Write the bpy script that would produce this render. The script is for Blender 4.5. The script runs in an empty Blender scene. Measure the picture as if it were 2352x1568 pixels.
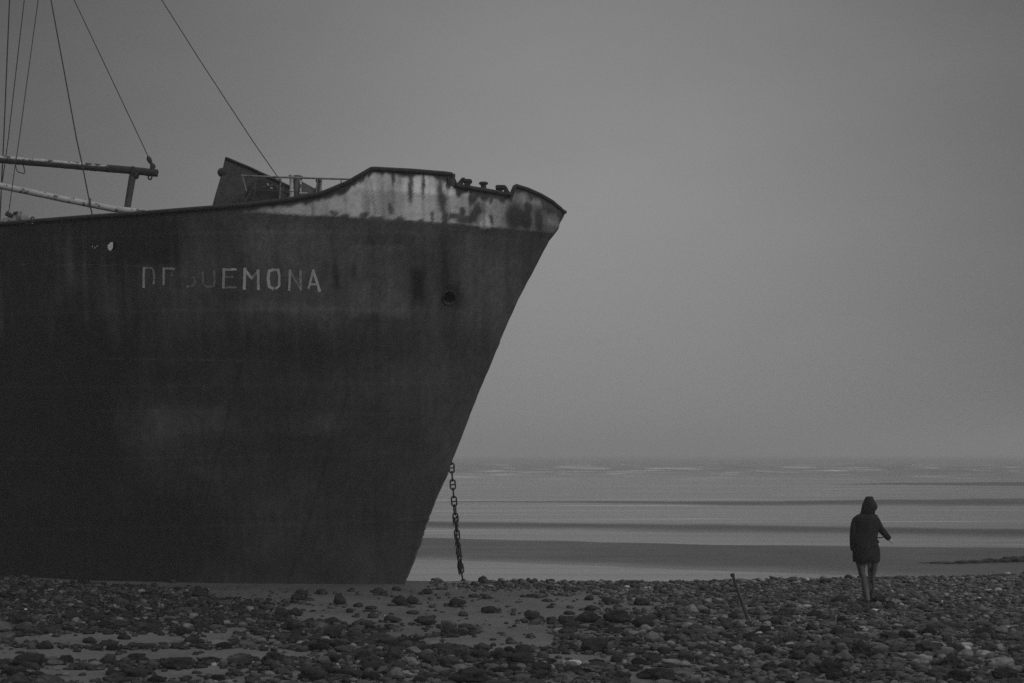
import bpy, bmesh, math, random
import numpy as np
from mathutils import Vector, Matrix
random.seed(7); rng = np.random.default_rng(11)
S = bpy.context.scene
COL = S.collection
# ---------------------------------------------------------------- camera frame
# The camera stands at (0,0,2.4) looking along +Y. at() turns a measurement taken on the photo (2352 px wide) plus a distance into a point.
H, F, VH, CX = 2.4, 3920.0, 1040.0, 1176.0
def at(x, y, Y): return Vector(((x-CX)/F*Y, Y, H-(y-VH)/F*Y))
def proj(X, Y, Z): return CX+F*X/Y, VH-F*(Z-H)/Y
def sm(t):
    t = np.clip(t, 0, 1); return t*t*(3-2*t)
# ---------------------------------------------------------------- value noise
def _h(ix, iy, iz):
    n = (ix*374761393 + iy*668265263 + iz*2147483647*13) & 0xffffffff
    n = ((n ^ (n >> 13))*1274126177) & 0xffffffff
    n = (n ^ (n >> 16))*2246822519 & 0xffffffff
    return ((n ^ (n >> 15)) & 0xffffff)/float(0xffffff)
def vn(x, y, z=0.0):
    x, y, z = np.broadcast_arrays(np.asarray(x, float), np.asarray(y, float), np.asarray(z, float))
    ix, iy, iz = [np.floor(a).astype(np.int64) for a in (x, y, z)]
    fx, fy, fz = x-ix, y-iy, z-iz
    fx, fy, fz = [a*a*(3-2*a) for a in (fx, fy, fz)]
    r = 0
    for dx in (0, 1):
        for dy in (0, 1):
            for dz in (0, 1):
                r = r + _h(ix+dx, iy+dy, iz+dz)*(fx if dx else 1-fx)*(fy if dy else 1-fy)*(fz if dz else 1-fz)
    return r
def fbm(x, y, z=0.0, o=4):
    r, a, t = 0, 0.5, 0
    for i in range(o):
        r = r + a*vn(np.asarray(x)*2**i+i*17.3, np.asarray(y)*2**i+i*5.1, np.asarray(z)*2**i+i*3.7); t += a; a *= .5
    return r/t
# ---------------------------------------------------------------- tags and meshes
def tag(o, label=None, cat=None, group=None, kind=None):
    if label: o['label'] = label
    if cat: o['category'] = cat
    if group: o['group'] = group
    if kind: o['kind'] = kind
    return o
def empty(name, loc):
    o = bpy.data.objects.new(name, None); COL.objects.link(o); o.location = loc; o.empty_display_size = .2
    return o
def mesh_np(name, V, polys, mat, parent=None, attrs=None, smooth=True, loc=None):
    """polys: (n,k) int array, or list of such arrays"""
    if isinstance(polys, np.ndarray): polys = [polys]
    me = bpy.data.meshes.new(name)
    V = np.asarray(V, np.float32); me.vertices.add(len(V)); me.vertices.foreach_set('co', V.ravel())
    L = np.concatenate([p.ravel() for p in polys]).astype(np.int32)
    k = np.concatenate([np.full(len(p), p.shape[1]) for p in polys])
    st = (np.cumsum(k)-k).astype(np.int32)
    me.loops.add(len(L)); me.loops.foreach_set('vertex_index', L)
    me.polygons.add(len(k)); me.polygons.foreach_set('loop_start', st)
    me.polygons.foreach_set('use_smooth', np.full(len(k), smooth))
    for an, av in (attrs or {}).items():
        me.attributes.new(an, 'FLOAT', 'POINT').data.foreach_set('value', np.asarray(av, np.float32))
    me.update(calc_edges=True); me.validate()
    me.materials.append(mat)
    o = bpy.data.objects.new(name, me); COL.objects.link(o)
    if parent: o.parent = parent
    if loc is not None: o.location = loc
    return o
class G:
    def __init__(s): s.v, s.f = [], []
    def add(s, V, Fc):
        b = len(s.v); s.v += [tuple(p) for p in V]; s.f += [tuple(b+i for i in f) for f in Fc]; return s
    def tube(s, pts, rad, seg=10, cap=True, squash=None):
        pts = [Vector(p) for p in pts]; n = len(pts)
        rad = [rad]*n if isinstance(rad, (int, float)) else rad
        T = [(pts[min(i+1, n-1)]-pts[max(i-1, 0)]).normalized() for i in range(n)]
        u = T[0].orthogonal().normalized(); V, Fc = [], []
        for i in range(n):
            u = (u-T[i]*u.dot(T[i])).normalized(); w = T[i].cross(u)
            for k in range(seg):
                a = 2*math.pi*k/seg
                V.append(pts[i]+(u*math.cos(a)+w*math.sin(a))*rad[i])
        for i in range(n-1):
            for k in range(seg):
                k2 = (k+1) % seg
                Fc.append((i*seg+k, i*seg+k2, (i+1)*seg+k2, (i+1)*seg+k))
        if cap:
            Fc.append(tuple(range(seg))[::-1]); Fc.append(tuple((n-1)*seg+k for k in range(seg)))
        return s.add(V, Fc)
    def lathe(s, prof, base=(0, 0, 0), seg=20, axis='z'):
        V, Fc = [], []
        for r, h in prof:
            for k in range(seg):
                a = 2*math.pi*k/seg; c = (r*math.cos(a), r*math.sin(a), h)
                if axis == 'y': c = (c[0], c[2], c[1])
                if axis == 'x': c = (c[2], c[0], c[1])
                V.append(Vector(base)+Vector(c))
        for i in range(len(prof)-1):
            for k in range(seg):
                k2 = (k+1) % seg; Fc.append((i*seg+k, i*seg+k2, (i+1)*seg+k2, (i+1)*seg+k))
        Fc.append(tuple(range(seg))[::-1]); Fc.append(tuple((len(prof)-1)*seg+k for k in range(seg)))
        return s.add(V, Fc)
    def prism(s, poly, Y, depth):
        """poly in photo px at distance Y, made a solid of that depth"""
        n = len(poly); a = [at(x, y, Y) for x, y in poly]; b = [p+Vector((0, depth, 0)) for p in a]
        return s.add(a+b, [tuple(range(n)), tuple(range(2*n-1, n-1, -1))]+[(i, n+i, n+(i+1) % n, (i+1) % n) for i in range(n)])
    def build(s, name, mat, parent=None, smooth=True, bevel=0, loc=None):
        me = bpy.data.meshes.new(name); vv = s.v
        if loc is not None: vv = [tuple(Vector(p)-Vector(loc)) for p in vv]
        me.from_pydata(vv, [], s.f); me.validate()
        bm = bmesh.new(); bm.from_mesh(me); bmesh.ops.recalc_face_normals(bm, faces=bm.faces); bm.to_mesh(me); bm.free()
        me.materials.append(mat)
        if smooth:
            me.polygons.foreach_set('use_smooth', [True]*len(me.polygons)); me.set_sharp_from_angle(angle=math.radians(40))
        o = bpy.data.objects.new(name, me); COL.objects.link(o)
        if bevel:
            m = o.modifiers.new('bevel', 'BEVEL'); m.width = bevel; m.segments = 2; m.limit_method = 'ANGLE'
        if parent: o.parent = parent
        if loc is not None: o.location = loc
        return o
# ---------------------------------------------------------------- materials
class N:
    def __init__(s, tree): s.t = tree
    def __call__(s, typ, ins=None, **kw):
        n = s.t.nodes.new(typ)
        for k, v in kw.items(): setattr(n, k, v)
        for k, v in (ins or {}).items():
            if isinstance(v, bpy.types.NodeSocket): s.t.links.new(v, n.inputs[k])
            else: n.inputs[k].default_value = v
        return n
    def math(s, op, a, b=0.0, c=None, clamp=False):
        n = s.t.nodes.new('ShaderNodeMath'); n.operation = op; n.use_clamp = clamp
        for i, v in enumerate((a, b) if c is None else (a, b, c)):
            if isinstance(v, bpy.types.NodeSocket): s.t.links.new(v, n.inputs[i])
            else: n.inputs[i].default_value = v
        return n.outputs[0]
    def noise(s, vec, scale, detail=4, rough=.6):
        return s('ShaderNodeTexNoise', {'Vector': vec, 'Scale': scale, 'Detail': detail, 'Roughness': rough}).outputs['Fac']
    def ramp(s, v, a, b, lo=0.0, hi=1.0, kind='SMOOTHSTEP'):
        n = s('ShaderNodeMapRange', {'Value': v, 'From Min': a, 'From Max': b, 'To Min': lo, 'To Max': hi}, interpolation_type=kind)
        return n.outputs[0]
    def grey(s, v):
        n = s.t.nodes.new('ShaderNodeCombineColor')
        for i in range(3): s.t.links.new(v, n.inputs[i])
        return n.outputs[0]
def newmat(name):
    m = bpy.data.materials.new(name); m.use_nodes = True; t = m.node_tree
    n = N(t); b = t.nodes['Principled BSDF']
    return m, n, b, t
def surf(name, base=.1, rough=.7, var=.4, scale=6, bump=.3, bdist=.01, attr=None, stretch=(1, 1, 1), spec=.3, spots=0, spotv=.3, spotscale=8, metal=0, topside=False):
    """weathered grey surface: base value (or a mesh attribute) mottled by noise, with optional flecks of another value"""
    m, n, b, t = newmat(name)
    geo = n('ShaderNodeNewGeometry'); vec = n('ShaderNodeMapping', {'Vector': geo.outputs['Position'], 'Scale': stretch}).outputs[0]
    nz = n.noise(vec, scale, 6, .65)
    v = n('ShaderNodeAttribute', attribute_name=attr).outputs['Fac'] if attr else base
    v = n.math('MULTIPLY', v, n.ramp(nz, .25, .75, 1-var, 1+var, 'LINEAR'))
    if spots:
        k = n.ramp(n.noise(vec, spotscale, 5, .7), .5+(.5-spots)*.5, .54+(.5-spots)*.5)
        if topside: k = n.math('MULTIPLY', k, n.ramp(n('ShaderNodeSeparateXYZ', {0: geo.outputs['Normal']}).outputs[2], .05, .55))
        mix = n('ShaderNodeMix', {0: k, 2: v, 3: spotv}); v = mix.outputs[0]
    t.links.new(n.grey(v), b.inputs['Base Color'])
    b.inputs['Roughness'].default_value = rough; b.inputs['Specular IOR Level'].default_value = spec
    b.inputs['Metallic'].default_value = metal
    if bump:
        bp = n('ShaderNodeBump', {'Height': n.noise(vec, scale*3, 6, .7), 'Strength': bump, 'Distance': bdist})
        t.links.new(bp.outputs[0], b.inputs['Normal'])
    return m
M = {}
M['rust'] = surf('rusted_iron', .05, .85, .5, 9, .6, .01)
M['darkrust'] = surf('dark_rusted_iron', .028, .85, .5, 9, .6, .01)
M['midrust'] = surf('weathered_iron', .09, .8, .5, 7, .5, .01)
M['rail'] = surf('worn_rail_paint', .16, .8, .5, 7, .4, .005, spots=.35, spotv=.04, spotscale=9)
M['deck'] = surf('deck_plating', .05, .8, .5, 3, .4, .01)
M['wire'] = surf('wire_rope', .022, .8, .3, 40, 0)
M['flakewhite'] = surf('flaking_white_paint', .35, .6, .25, 6, .3, .005, spots=.36, spotv=.05, spotscale=11)
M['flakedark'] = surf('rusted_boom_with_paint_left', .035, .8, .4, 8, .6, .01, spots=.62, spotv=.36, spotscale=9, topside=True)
M['chain'] = surf('chain_iron', .022, .75, .5, 20, .6, .004)
M['weed'] = surf('seaweed', .02, .8, .5, 30, .3, .004)
M['canvas'] = surf('dirty_canvas', .15, .85, .6, 5, .6, .02, spots=.3, spotv=.05, spotscale=4)
M['wood'] = surf('wet_driftwood', .045, .85, .4, 20, .5, .004, stretch=(1, 1, .2))
M['twig'] = surf('driftwood_twig', .06, .85, .4, 20, .4, .004)
M['coat'] = surf('dark_coat_cloth', .011, .9, .3, 12, .4, .006)
M['hood'] = surf('dark_hood_cloth', .012, .9, .3, 12, .4, .006)
M['trouser'] = surf('trouser_cloth', .085, .9, .45, 7, .4, .005, stretch=(1, 1, .35))
M['boot'] = surf('boot_leather', .03, .6, .3, 15, .3, .004)
M['skin'] = surf('skin', .3, .5, .1, 20, .1, .002)
M['reef'] = surf('weedy_reef', .018, .85, .5, 3, .8, .05)
def stone_mat(name, rough, bump):
    m, n, b, t = newmat(name)
    geo = n('ShaderNodeNewGeometry'); p = geo.outputs['Position']
    v = n('ShaderNodeAttribute', attribute_name='tone').outputs['Fac']
    v = n.math('MULTIPLY', v, n.ramp(n.noise(p, 9, 5, .7), .25, .75, .5, 1.5, 'LINEAR'))
    wd = n.ramp(n.noise(p, 22, 5, .75), .56, .66, 1.0, .45)
    v = n.math('MULTIPLY', v, wd)
    t.links.new(n.grey(v), b.inputs['Base Color'])
    b.inputs['Roughness'].default_value = rough; b.inputs['Specular IOR Level'].default_value = .22
    bp = n('ShaderNodeBump', {'Height': n.noise(p, 38, 6, .75), 'Strength': bump, 'Distance': .02})
    t.links.new(bp.outputs[0], b.inputs['Normal'])
    return m
M['stone'] = stone_mat('beach_stone', .48, .5)
M['weedstone'] = stone_mat('weed_coated_stone', .8, 1.0)

# ================================================================ ground
ZW = -.60
XB = [-30, -9.3, -8.5, -7.3, -5.3, -2.0, 0, 4]; ZB = [.5, .285, .235, .17, .105, .03, 0, 0]
BARS = [  # sand bars left dry by the tide: near/far edges measured at three bearings
    ((1000, 1665, 2352), (1234, 1249, 1255), (1289, 1318, 1345), .115, .14, .34),
    ((1000, 1665, 2352), (1190, 1193, 1204), (1216, 1230, 1239), .12, .6, .5),
    ((1000, 1300, 1665, 2352), (1150, 1149, 1148, 1139), (1151.5, 1154, 1163, 1165), .11, .4, .45),
    ((1900, 2050, 2352), (1112, 1107, 1105), (1112.5, 1113, 1117), .11, .25, .35),
]
def ground_z(X, Y):
    X, Y = np.asarray(X, float), np.asarray(Y, float)
    z = np.interp(X, XB, ZB)*sm((Y-23)/7)
    z = z + (fbm(X*.45, Y*.45, 1.5, 3)-.5)*.09 + (fbm(X*2.3, Y*2.3, 4.1, 3)-.5)*.025
    near = np.exp(-((Y-31)/1.2)**2)*(X < 0)*1.0
    z = z*(1-near)+near*np.interp(X, XB, ZB)
    Ys = np.maximum(Y, 30.0)
    xd, yd = CX+F*X/Ys, VH+F*(H-ZW)/Ys
    wob = (fbm(X*.12, Y*.05, 8.2, 3)-.5)+.7*(fbm(X*.5, Y*.16, 3.2, 4)-.5)
    bar = np.zeros_like(z)
    for xs, top, bot, amp, s1, s2 in BARS:
        t, b = np.interp(xd, xs, top), np.interp(xd, xs, bot)
        u = (yd+wob*5.0*np.clip((b-t)/22, .1, 1)-t)/np.maximum(b-t, .3)
        bar = np.maximum(bar, amp*sm((u+.05)/s1)*sm((1.05-u)/s2)*(.86+.3*(fbm(X*.25, Y*.1, 6.6, 4)-.5)))
    flat = ZW-.045+bar
    yc = np.interp(X, [-3, 3, 7, 10, 14], [31.8, 31.8, 32.3, 33.4, 34.0])+(vn(X*.7, 0, 3)-.5)*.6
    k = sm((Y-yc)/5.0)
    return z*(1-k)+flat*k
def mk_ground():
    near = np.linspace(1/12.0, 1/34.0, 300); far = np.linspace(1/34.0, 1/4200.0, 330)[1:]
    rows = np.concatenate([np.linspace(-25, 12, 16)[:-1], 1/near, 1/far])
    t = np.linspace(-1, 1, 421); t = np.sign(t)*np.abs(t)**1.5
    Yg, T = np.meshgrid(rows, t, indexing='ij')
    Xg = T*(16+1.0*np.maximum(Yg, 0))
    Z = ground_z(Xg, np.maximum(Yg, .1))
    Z = np.where(Yg > 220, Z-.4, Z)
    V = np.stack([Xg, Yg, Z], -1).reshape(-1, 3)
    nr, nc = Yg.shape; i = np.arange(nr-1)[:, None]*nc+np.arange(nc-1)[None]; i = i.ravel()
    Q = np.stack([i, i+1, i+nc+1, i+nc], -1)
    m, n, b, t_ = newmat('wet_sand')
    p = n('ShaderNodeNewGeometry').outputs['Position']; sx = n('ShaderNodeSeparateXYZ', {0: p})
    base = n.math('MULTIPLY', n.ramp(n.noise(p, .5, 5, .6), .3, .7, .8, 1.2), n.ramp(n.noise(p, 14, 5, .7), .3, .7, .82, 1.18))
    wet = n.ramp(sx.outputs[2], -.5, -.12)                       # below the beach crest the sand stays soaked
    v = n.math('MULTIPLY', base, n('ShaderNodeMix', {0: wet, 2: .045, 3: .102}).outputs[0])
    grit = n.ramp(n.noise(p, 90, 2, .6), .62, .72, 1.0, .55); v = n.math('MULTIPLY', v, grit)
    t_.links.new(n.grey(v), b.inputs['Base Color'])
    film = n.ramp(n.math('ADD', sx.outputs[2], n.math('MULTIPLY', n.math('SUBTRACT', n.noise(n('ShaderNodeMapping', {'Vector': p, 'Scale': (.12, .8, 1)}).outputs[0], 1, 4, .6), .5), .05)), ZW-.01, ZW+.09, .12, .55)   # sand still under a film of water
    t_.links.new(n('ShaderNodeMix', {0: wet, 2: film, 3: .75}).outputs[0], b.inputs['Roughness'])
    b.inputs['Specular IOR Level'].default_value = .25
    bp = n('ShaderNodeBump', {'Height': n.math('ADD', n.noise(p, 5, 6, .7), n.math('MULTIPLY', n.noise(p, 60, 4, .7), .25)), 'Strength': .5, 'Distance': .03})
    t_.links.new(bp.outputs[0], b.inputs['Normal'])
    o = mesh_np('beach_ground', V, Q, m)
    tag(o, 'dull grey sand beach falling to a tidal flat with darker sand bars', 'ground', kind='structure')
mk_ground()
def mk_sea():
    rows = 1/np.linspace(1/33.0, 1/4000.0, 260); t = np.linspace(-1, 1, 61)
    Yg, T = np.meshgrid(rows, t, indexing='ij'); Xg = T*(30+.8*Yg)
    Z = np.full_like(Yg, ZW)+np.where(Yg > 150, (fbm(Xg*.015, Yg*.06, 2, 3)-.5)*np.clip((Yg-150)/150, 0, 1)*.5, 0)
    nr, nc = Yg.shape; i = (np.arange(nr-1)[:, None]*nc+np.arange(nc-1)[None]).ravel()
    m, n, b, t_ = newmat('shallow_sea_water')
    p = n('ShaderNodeNewGeometry').outputs['Position']; sx = n('ShaderNodeSeparateXYZ', {0: p})
    far = n.ramp(sx.outputs[1], 120, 420)
    q = n('ShaderNodeMapping', {'Vector': p, 'Scale': (.11, .075, 1)}).outputs[0]
    foam = n.math('MULTIPLY', n.ramp(n.noise(q, 1.0, 5, .65), .5, .68), n.math('MULTIPLY', n.ramp(sx.outputs[1], 160, 260), n.ramp(sx.outputs[1], 700, 430)))
    q2 = n('ShaderNodeMapping', {'Vector': p, 'Scale': (.06, .5, 1)}).outputs[0]
    foam2 = n.math('MULTIPLY', n.ramp(n.noise(q2, 1.0, 4, .6), .54, .68, 0, .55), n.math('MULTIPLY', n.ramp(sx.outputs[1], 50, 60), n.ramp(sx.outputs[1], 190, 130)))
    fm = n.math('MAXIMUM', foam, foam2)
    q3 = n('ShaderNodeMapping', {'Vector': p, 'Scale': (.03, .5, 1)}).outputs[0]
    silt = n.ramp(n.noise(q3, 1.0, 5, .6), .3, .7, .05, .17)                     # turbid shallows, streaked along the shore
    t_.links.new(n.grey(n.math('ADD', silt, n.math('MULTIPLY', fm, .5))), b.inputs['Base Color'])
    t_.links.new(n.math('MAXIMUM', n.ramp(far, 0, 1, .16, .34), n.math('MULTIPLY', fm, .9)), b.inputs['Roughness'])
    b.inputs['IOR'].default_value = 1.33
    w = n('ShaderNodeMapping', {'Vector': p, 'Scale': (.35, 1.6, 1)}).outputs[0]
    bp = n('ShaderNodeBump', {'Height': n.noise(w, 1.0, 5, .65), 'Strength': n.ramp(far, 0, 1, .38, .5), 'Distance': n.ramp(far, 0, 1, .08, .6)})
    t_.links.new(bp.outputs[0], b.inputs['Normal'])
    o = mesh_np('sea', np.stack([Xg, Yg, Z], -1).reshape(-1, 3), np.stack([i, i+1, i+nc+1, i+nc], -1), m)
    tag(o, 'flat grey sea and shallow tide pools under fog', 'sea', kind='structure')
mk_sea()

# ================================================================ ship
PSI = math.radians(14)
FW = np.array([math.cos(PSI), -math.sin(PSI)])          # towards the bow
OUT = np.array([-math.sin(PSI), -math.cos(PSI)])        # outboard on the camera's side
Y0 = (H-.03)*F/300.0
P0 = np.array([(930-CX)/F*Y0, Y0])
STEM = [(1296, 487), (1295, 492), (1285, 510), (1283, 522), (1273, 536), (1262, 549), (1240, 593), (1225, 624), (1207, 657), (1190, 690), (1165, 746), (1148, 786), (1130, 829), (1100, 900), (1071, 974), (1055, 1016), (1046, 1040),
        (1036, 1062), (1028, 1090), (1012, 1124), (1000, 1152), (987, 1184), (976, 1216), (966, 1250), (951, 1290), (930, 1340)]
_q, _z = [], []
for x, y in STEM:
    m_ = (x-CX)/F; q = (m_*P0[1]-P0[0])/(FW[0]-m_*FW[1]); Y = P0[1]+q*FW[1]
    _q.append(q); _z.append(H-(y-VH)/F*Y)
_z, _q = np.array(_z[::-1]), np.array(_q[::-1])
def qstem(z):
    z = np.asarray(z, float); q = np.interp(z, _z, _q)
    return np.where(z < _z[0], _q[0]+(z-_z[0])*.42, q)
_pc = np.polyfit(_z, _q, 4)
def half(s, z):
    t = np.clip(z/6.8, 0, 1.05)
    L, B, k = 12.5-7.2*t, 3.5+.5*t, 1.0-.34*t**1.6
    x = np.clip(s/L, 0, 1)
    return B*np.power(np.maximum(1-(1-x)**2, 1e-9), k)*np.where(s <= 0, 0, 1)
def hull(s, z, side=1.0):
    """point of the shell s metres aft of the stem at height z"""
    s, z = np.asarray(s, float), np.asarray(z, float)
    dent = (fbm(s*.9+3, z*1.1, 5.5 if side > 0 else 9.1, 3)-.5)*.045*np.clip(s, 0, 1)
    jag = np.clip(1-s*3, 0, 1)*((vn(z*9, 1, 1)-.5)*.008+(vn(z*26, 1, 4)-.5)*.034*np.exp(-((z-1.0)/.3)**2))
    k = sm(s/.45); qs = np.where(z < _z[0], qstem(z), np.polyval(_pc, np.clip(z, _z[0], _z[-1])))
    q = qstem(z)*(1-k)+qs*k-s+jag
    lap = .009*((z*.82+.12*np.sin(s*.2)) % 1.0)*np.clip(s*2, 0, 1)            # strakes of plate, each lapped over the next
    b = half(s, z)+dent+lap
    return P0[0]+q*FW[0]+side*b*OUT[0], P0[1]+q*FW[1]+side*b*OUT[1], z+0*s
RAILX = [-6000, -1500, 0, 200, 330, 430, 560, 660, 740, 800, 855, 950, 1045, 1047, 1084, 1139, 1174, 1184, 1213, 1242, 1268, 1287, 1296, 1400]
RAILY = [760, 560, 513, 497, 488, 480, 470, 458, 443, 418, 386, 391, 399, 425, 431, 440, 448, 425, 434, 447, 462, 478, 487, 487]
SA = np.concatenate([np.linspace(0, 1.2, 90)[:-1], np.linspace(1.2, 11.5, 375), np.linspace(11.9, 30, 30)])
def railtop(s):
    z = np.full_like(s, 6.6)
    for _ in range(25):
        X, Y, _z2 = hull(s, z); xd, _ = proj(X, Y, z)
        z = .5*z+.5*(H+(VH-np.interp(xd, RAILX, RAILY))/F*Y)
    return z
ZT = railtop(SA)
NR = 270; RR = np.linspace(0, 1, NR)
def rail_at(x):
    X, Y, Z = hull(SA, ZT); xd, _ = proj(X, Y, Z); i = np.argsort(xd)
    return Vector([float(np.interp(x, xd[i], a[i])) for a in (X, Y, Z)])
def grid_faces(nr, nc, flip=False):
    i = (np.arange(nr-1)[:, None]*nc+np.arange(nc-1)[None]).ravel()
    Q = np.stack([i, i+1, i+nc+1, i+nc], -1)
    return Q[:, ::-1] if flip else Q
SG = np.broadcast_to(SA[None], (NR, len(SA))); ZG = -.7+(ZT[None]+.7)*RR[:, None]
HX, HY, HZ = hull(SG, ZG); XD, YD = proj(HX, HY, HZ)
# --- weathering and painted-in shading of the starboard shell: paint left on the bulwark, rust, streaks, welds
n1 = fbm(HX*1.6, HZ*1.6, 3.3, 5)-.5; n2 = fbm(HX*6, HZ*6, 7.7, 4)-.5
streak = fbm(HX*4.2, HZ*.35, 2.2, 4)-.5; fstreak = fbm(HX*14, HZ*.7, 6.2, 3)-.5
wx, wy = XD+n1*26+n2*10, YD+(fbm(HX*1.6, HZ*1.6, 13.3, 5)-.5)*26+(fbm(HX*6, HZ*6, 17.7, 4)-.5)*12
def blob(cx, cy, rx, ry, soft=.5): return sm((1+soft-np.sqrt(((wx-cx)/rx)**2+((wy-cy)/ry)**2))/(2*soft))
def rect(x0, x1, y0, y1, sx=6, sy=6): return sm((wx-x0)/sx+.5)*sm((x1-wx)/sx+.5)*sm((wy-y0)/sy+.5)*sm((y1-wy)/sy+.5)
yr = np.interp(XD, RAILX, RAILY)
yb = np.interp(XD, [380, 500, 600, 700, 800, 900, 1000, 1040, 1100, 1150, 1200, 1300], [485, 489, 491, 497, 499, 507, 514, 516, 522, 526, 532, 540])
drip = 9+30*np.clip(vn(HX*3.1, 1.5, 2)-.35, 0, 1)+34*np.clip(vn(HX*9, 4.5, 2)-.5, 0, 1)+16*np.clip(vn(HX*22, 8.5, 2)-.4, 0, 1)
drip = drip*np.interp(XD, [700, 860, 1050, 1200], [.6, .8, 1, 1])+np.interp(XD, [520, 640, 830, 865], [3, 7, 8, 0])
paint = sm((yb-YD+6*n2+5*n1)/5)*sm((YD-yr-drip)/9+.4)
paint = paint*np.interp(XD, [395, 440, 540, 600, 635, 665, 760, 900, 1030, 1060, 1130, 1180, 1230, 1300], [0, .14, .18, .3, .54, .62, .78, .88, .9, .66, .58, .26, .2, .18])
paint = paint*(1-.35*np.clip((vn(HX*11, HZ*.12+9.5, 6)-.55)*3.2+(vn(HX*3.3, HZ*.1+5.5, 3)-.6)*2, 0, 1))
for a in ((901, 483, 6, 13), (993, 490, 3.5, 7), (993, 503, 2.5, 9), (1009, 430, 6, 26), (1016, 462, 9, 26), (1022, 500, 8, 24), (1070, 503, 26, 11), (1098, 490, 14, 22), (1063, 484, 8, 9), (1040, 492, 18, 8), (1085, 452, 11, 18), (1240, 505, 11, 26), (1180, 500, 22, 26),
          (1205, 505, 16, 20), (1213, 478, 11, 13), (1130, 505, 4, 14), (843, 492, 13, 7), (765, 491, 13, 5), (795, 496, 12, 4), (872, 500, 14, 5), (920, 506, 9, 6), (968, 510, 9, 6), (1042, 412, 8, 22), (943, 430, 6, 34), (970, 420, 4, 30), (905, 407, 4, 16), (1128, 455, 4, 14)):
    paint = paint*(1-.92*blob(*a, soft=.35))
paint = paint*(1-.7*np.exp(-((XD-(851+(YD-420)*.16))/2.2)**2)*sm((YD-405)/10)*sm((500-YD)/10))
paint = np.clip(paint+.5*blob(1112, 508, 14, 16, .4)*(YD < 526), 0, 1)
blot = fbm(HX*.45, HZ*.8, 11.2, 4)-.5
paint = paint*(1-.5*np.clip((vn(HX*17, HZ*.3+3.5, 16)-.58)*3, 0, 1))*(1-.25*np.clip(n2*4, 0, 1))
tone = .050+.06*streak*sm((YD-480)/60)*(1-.75*sm((YD-700)/140))+.05*n1+.042*fstreak*(1-.5*sm((YD-760)/200))+.085*blot
tone = tone-.016+.046*sm((XD-150)/900)  # paler towards the bow: rust colouring, partly fall of light put into the tone
tone = tone*(1-.46*sm((wy-690)/120))                              # darker downwards: shade under the flared bow put into the tone
for a, d in (((585, 700, 60, 16), .012), ((700, 706, 60, 14), .012), ((340, 980, 75, 60), .022), ((480, 965, 90, 34), .018), ((500, 1085, 60, 14), .016), ((690, 975, 110, 22), .014), ((640, 560, 160, 34), .012),
             ((1032, 684, 27, 31), -.04), ((1030, 745, 13, 46), -.016), ((742, 622, 6, 24), -.035), ((770, 630, 6, 26), -.03), ((812, 628, 5, 20), -.03), ((100, 900, 200, 260), -.014), ((150, 555, 260, 60), -.022), ((420, 1250, 500, 90), -.012), ((1170, 545, 40, 22), .012), ((1085, 560, 30, 40), .012), ((1180, 640, 18, 60), .01), ((700, 820, 420, 60), -.006)):
    tone = tone+d*1.25*blob(*a, soft=.7)*np.clip(.9+3.2*(fbm(HX*2.2, HZ*1.3, 31.0, 4)-.5), .1, 2)
tone = tone+.034*rect(806, 938, 560, 726, 30, 10)+.016*rect(575, 800, 520, 640, 40, 40)
tone = tone-.045*rect(946, 972, 616, 690, 22, 34)-.022*rect(1012, 1040, 530, 660, 10, 40)
for x0, x1, y, d in ((190, 640, 822, .03), (0, 150, 1050, .03), (0, 420, 607, .03), (200, 950, 941, .02), (100, 700, 1183, -.012), (500, 1050, 735, -.01)):
    tone = tone+d*np.exp(-((YD-y-(XD-x0)*.012)/1.6)**2)*sm((XD-x0)/30)*sm((x1-XD)/30)*(.4+vn(HX*6, 2, 2))
for sx_ in (1.9, 3.6, 5.4, 7.2, 9.0):
    tone = tone-.012*np.exp(-((SG-sx_)/.025)**2)*(.3+vn(HZ*3, sx_, 1))
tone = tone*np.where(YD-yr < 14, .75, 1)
tone = np.clip(tone, .016, .2)
HOLE = (255, 568, 11.5)
dist = np.hypot(XD-HOLE[0], YD-HOLE[1])
nc = len(SA); Q = grid_faces(NR, nc, True)
fx, fy = XD.ravel()[Q].mean(1), YD.ravel()[Q].mean(1)
HAWSE = (1031, 684, 15.5); dist2 = np.hypot((XD-HAWSE[0])*1.12, YD-HAWSE[1])
keep = ~(dist.ravel()[Q] < HOLE[2]).all(1) & ~(dist2.ravel()[Q] < HAWSE[2]).all(1)
for hx, hy, rx, ry in ((212, 566, 2.4, 2.0), (217, 571, 2.2, 2), (221, 566, 2, 2), (62, 513, 5, 1.6), (73, 511.5, 3, 1.6), (143, 506.5, 2.2, 2), (366, 484.5, 2.4, 1.8)):
    keep &= ~((np.abs(fx-hx) < rx) & (np.abs(fy-hy) < ry))
ins = (dist < HOLE[2])
sc = np.where(ins, HOLE[2]/np.maximum(dist, .5), 1)
sc2 = np.where(dist2 < HAWSE[2], HAWSE[2]/np.maximum(dist2, .5), 1)
Vh = np.stack([HX+((sc-1)*(XD-HOLE[0])+(sc2-1)*(XD-HAWSE[0]))*HY/F, HY, HZ-((sc-1)*(YD-HOLE[1])+(sc2-1)*(YD-HAWSE[1]))*HY/F], -1).reshape(-1, 3)
Q = Q[keep]
# port shell, coarser
SP = np.concatenate([np.linspace(0, 1.2, 24)[:-1], np.linspace(1.2, 30, 60)])
ZTP = np.interp(SP, SA, ZT)-np.clip(SP*.3, 0, .12)
ZP = -.7+(ZTP[None]+.7)*RR[:, None]
PX, PY, PZ = hull(np.broadcast_to(SP[None], ZP.shape), ZP, -1.0)
Vp = np.stack([PX, PY, PZ], -1).reshape(-1, 3); Qp = grid_faces(NR, len(SP), False)+len(Vh)
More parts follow.
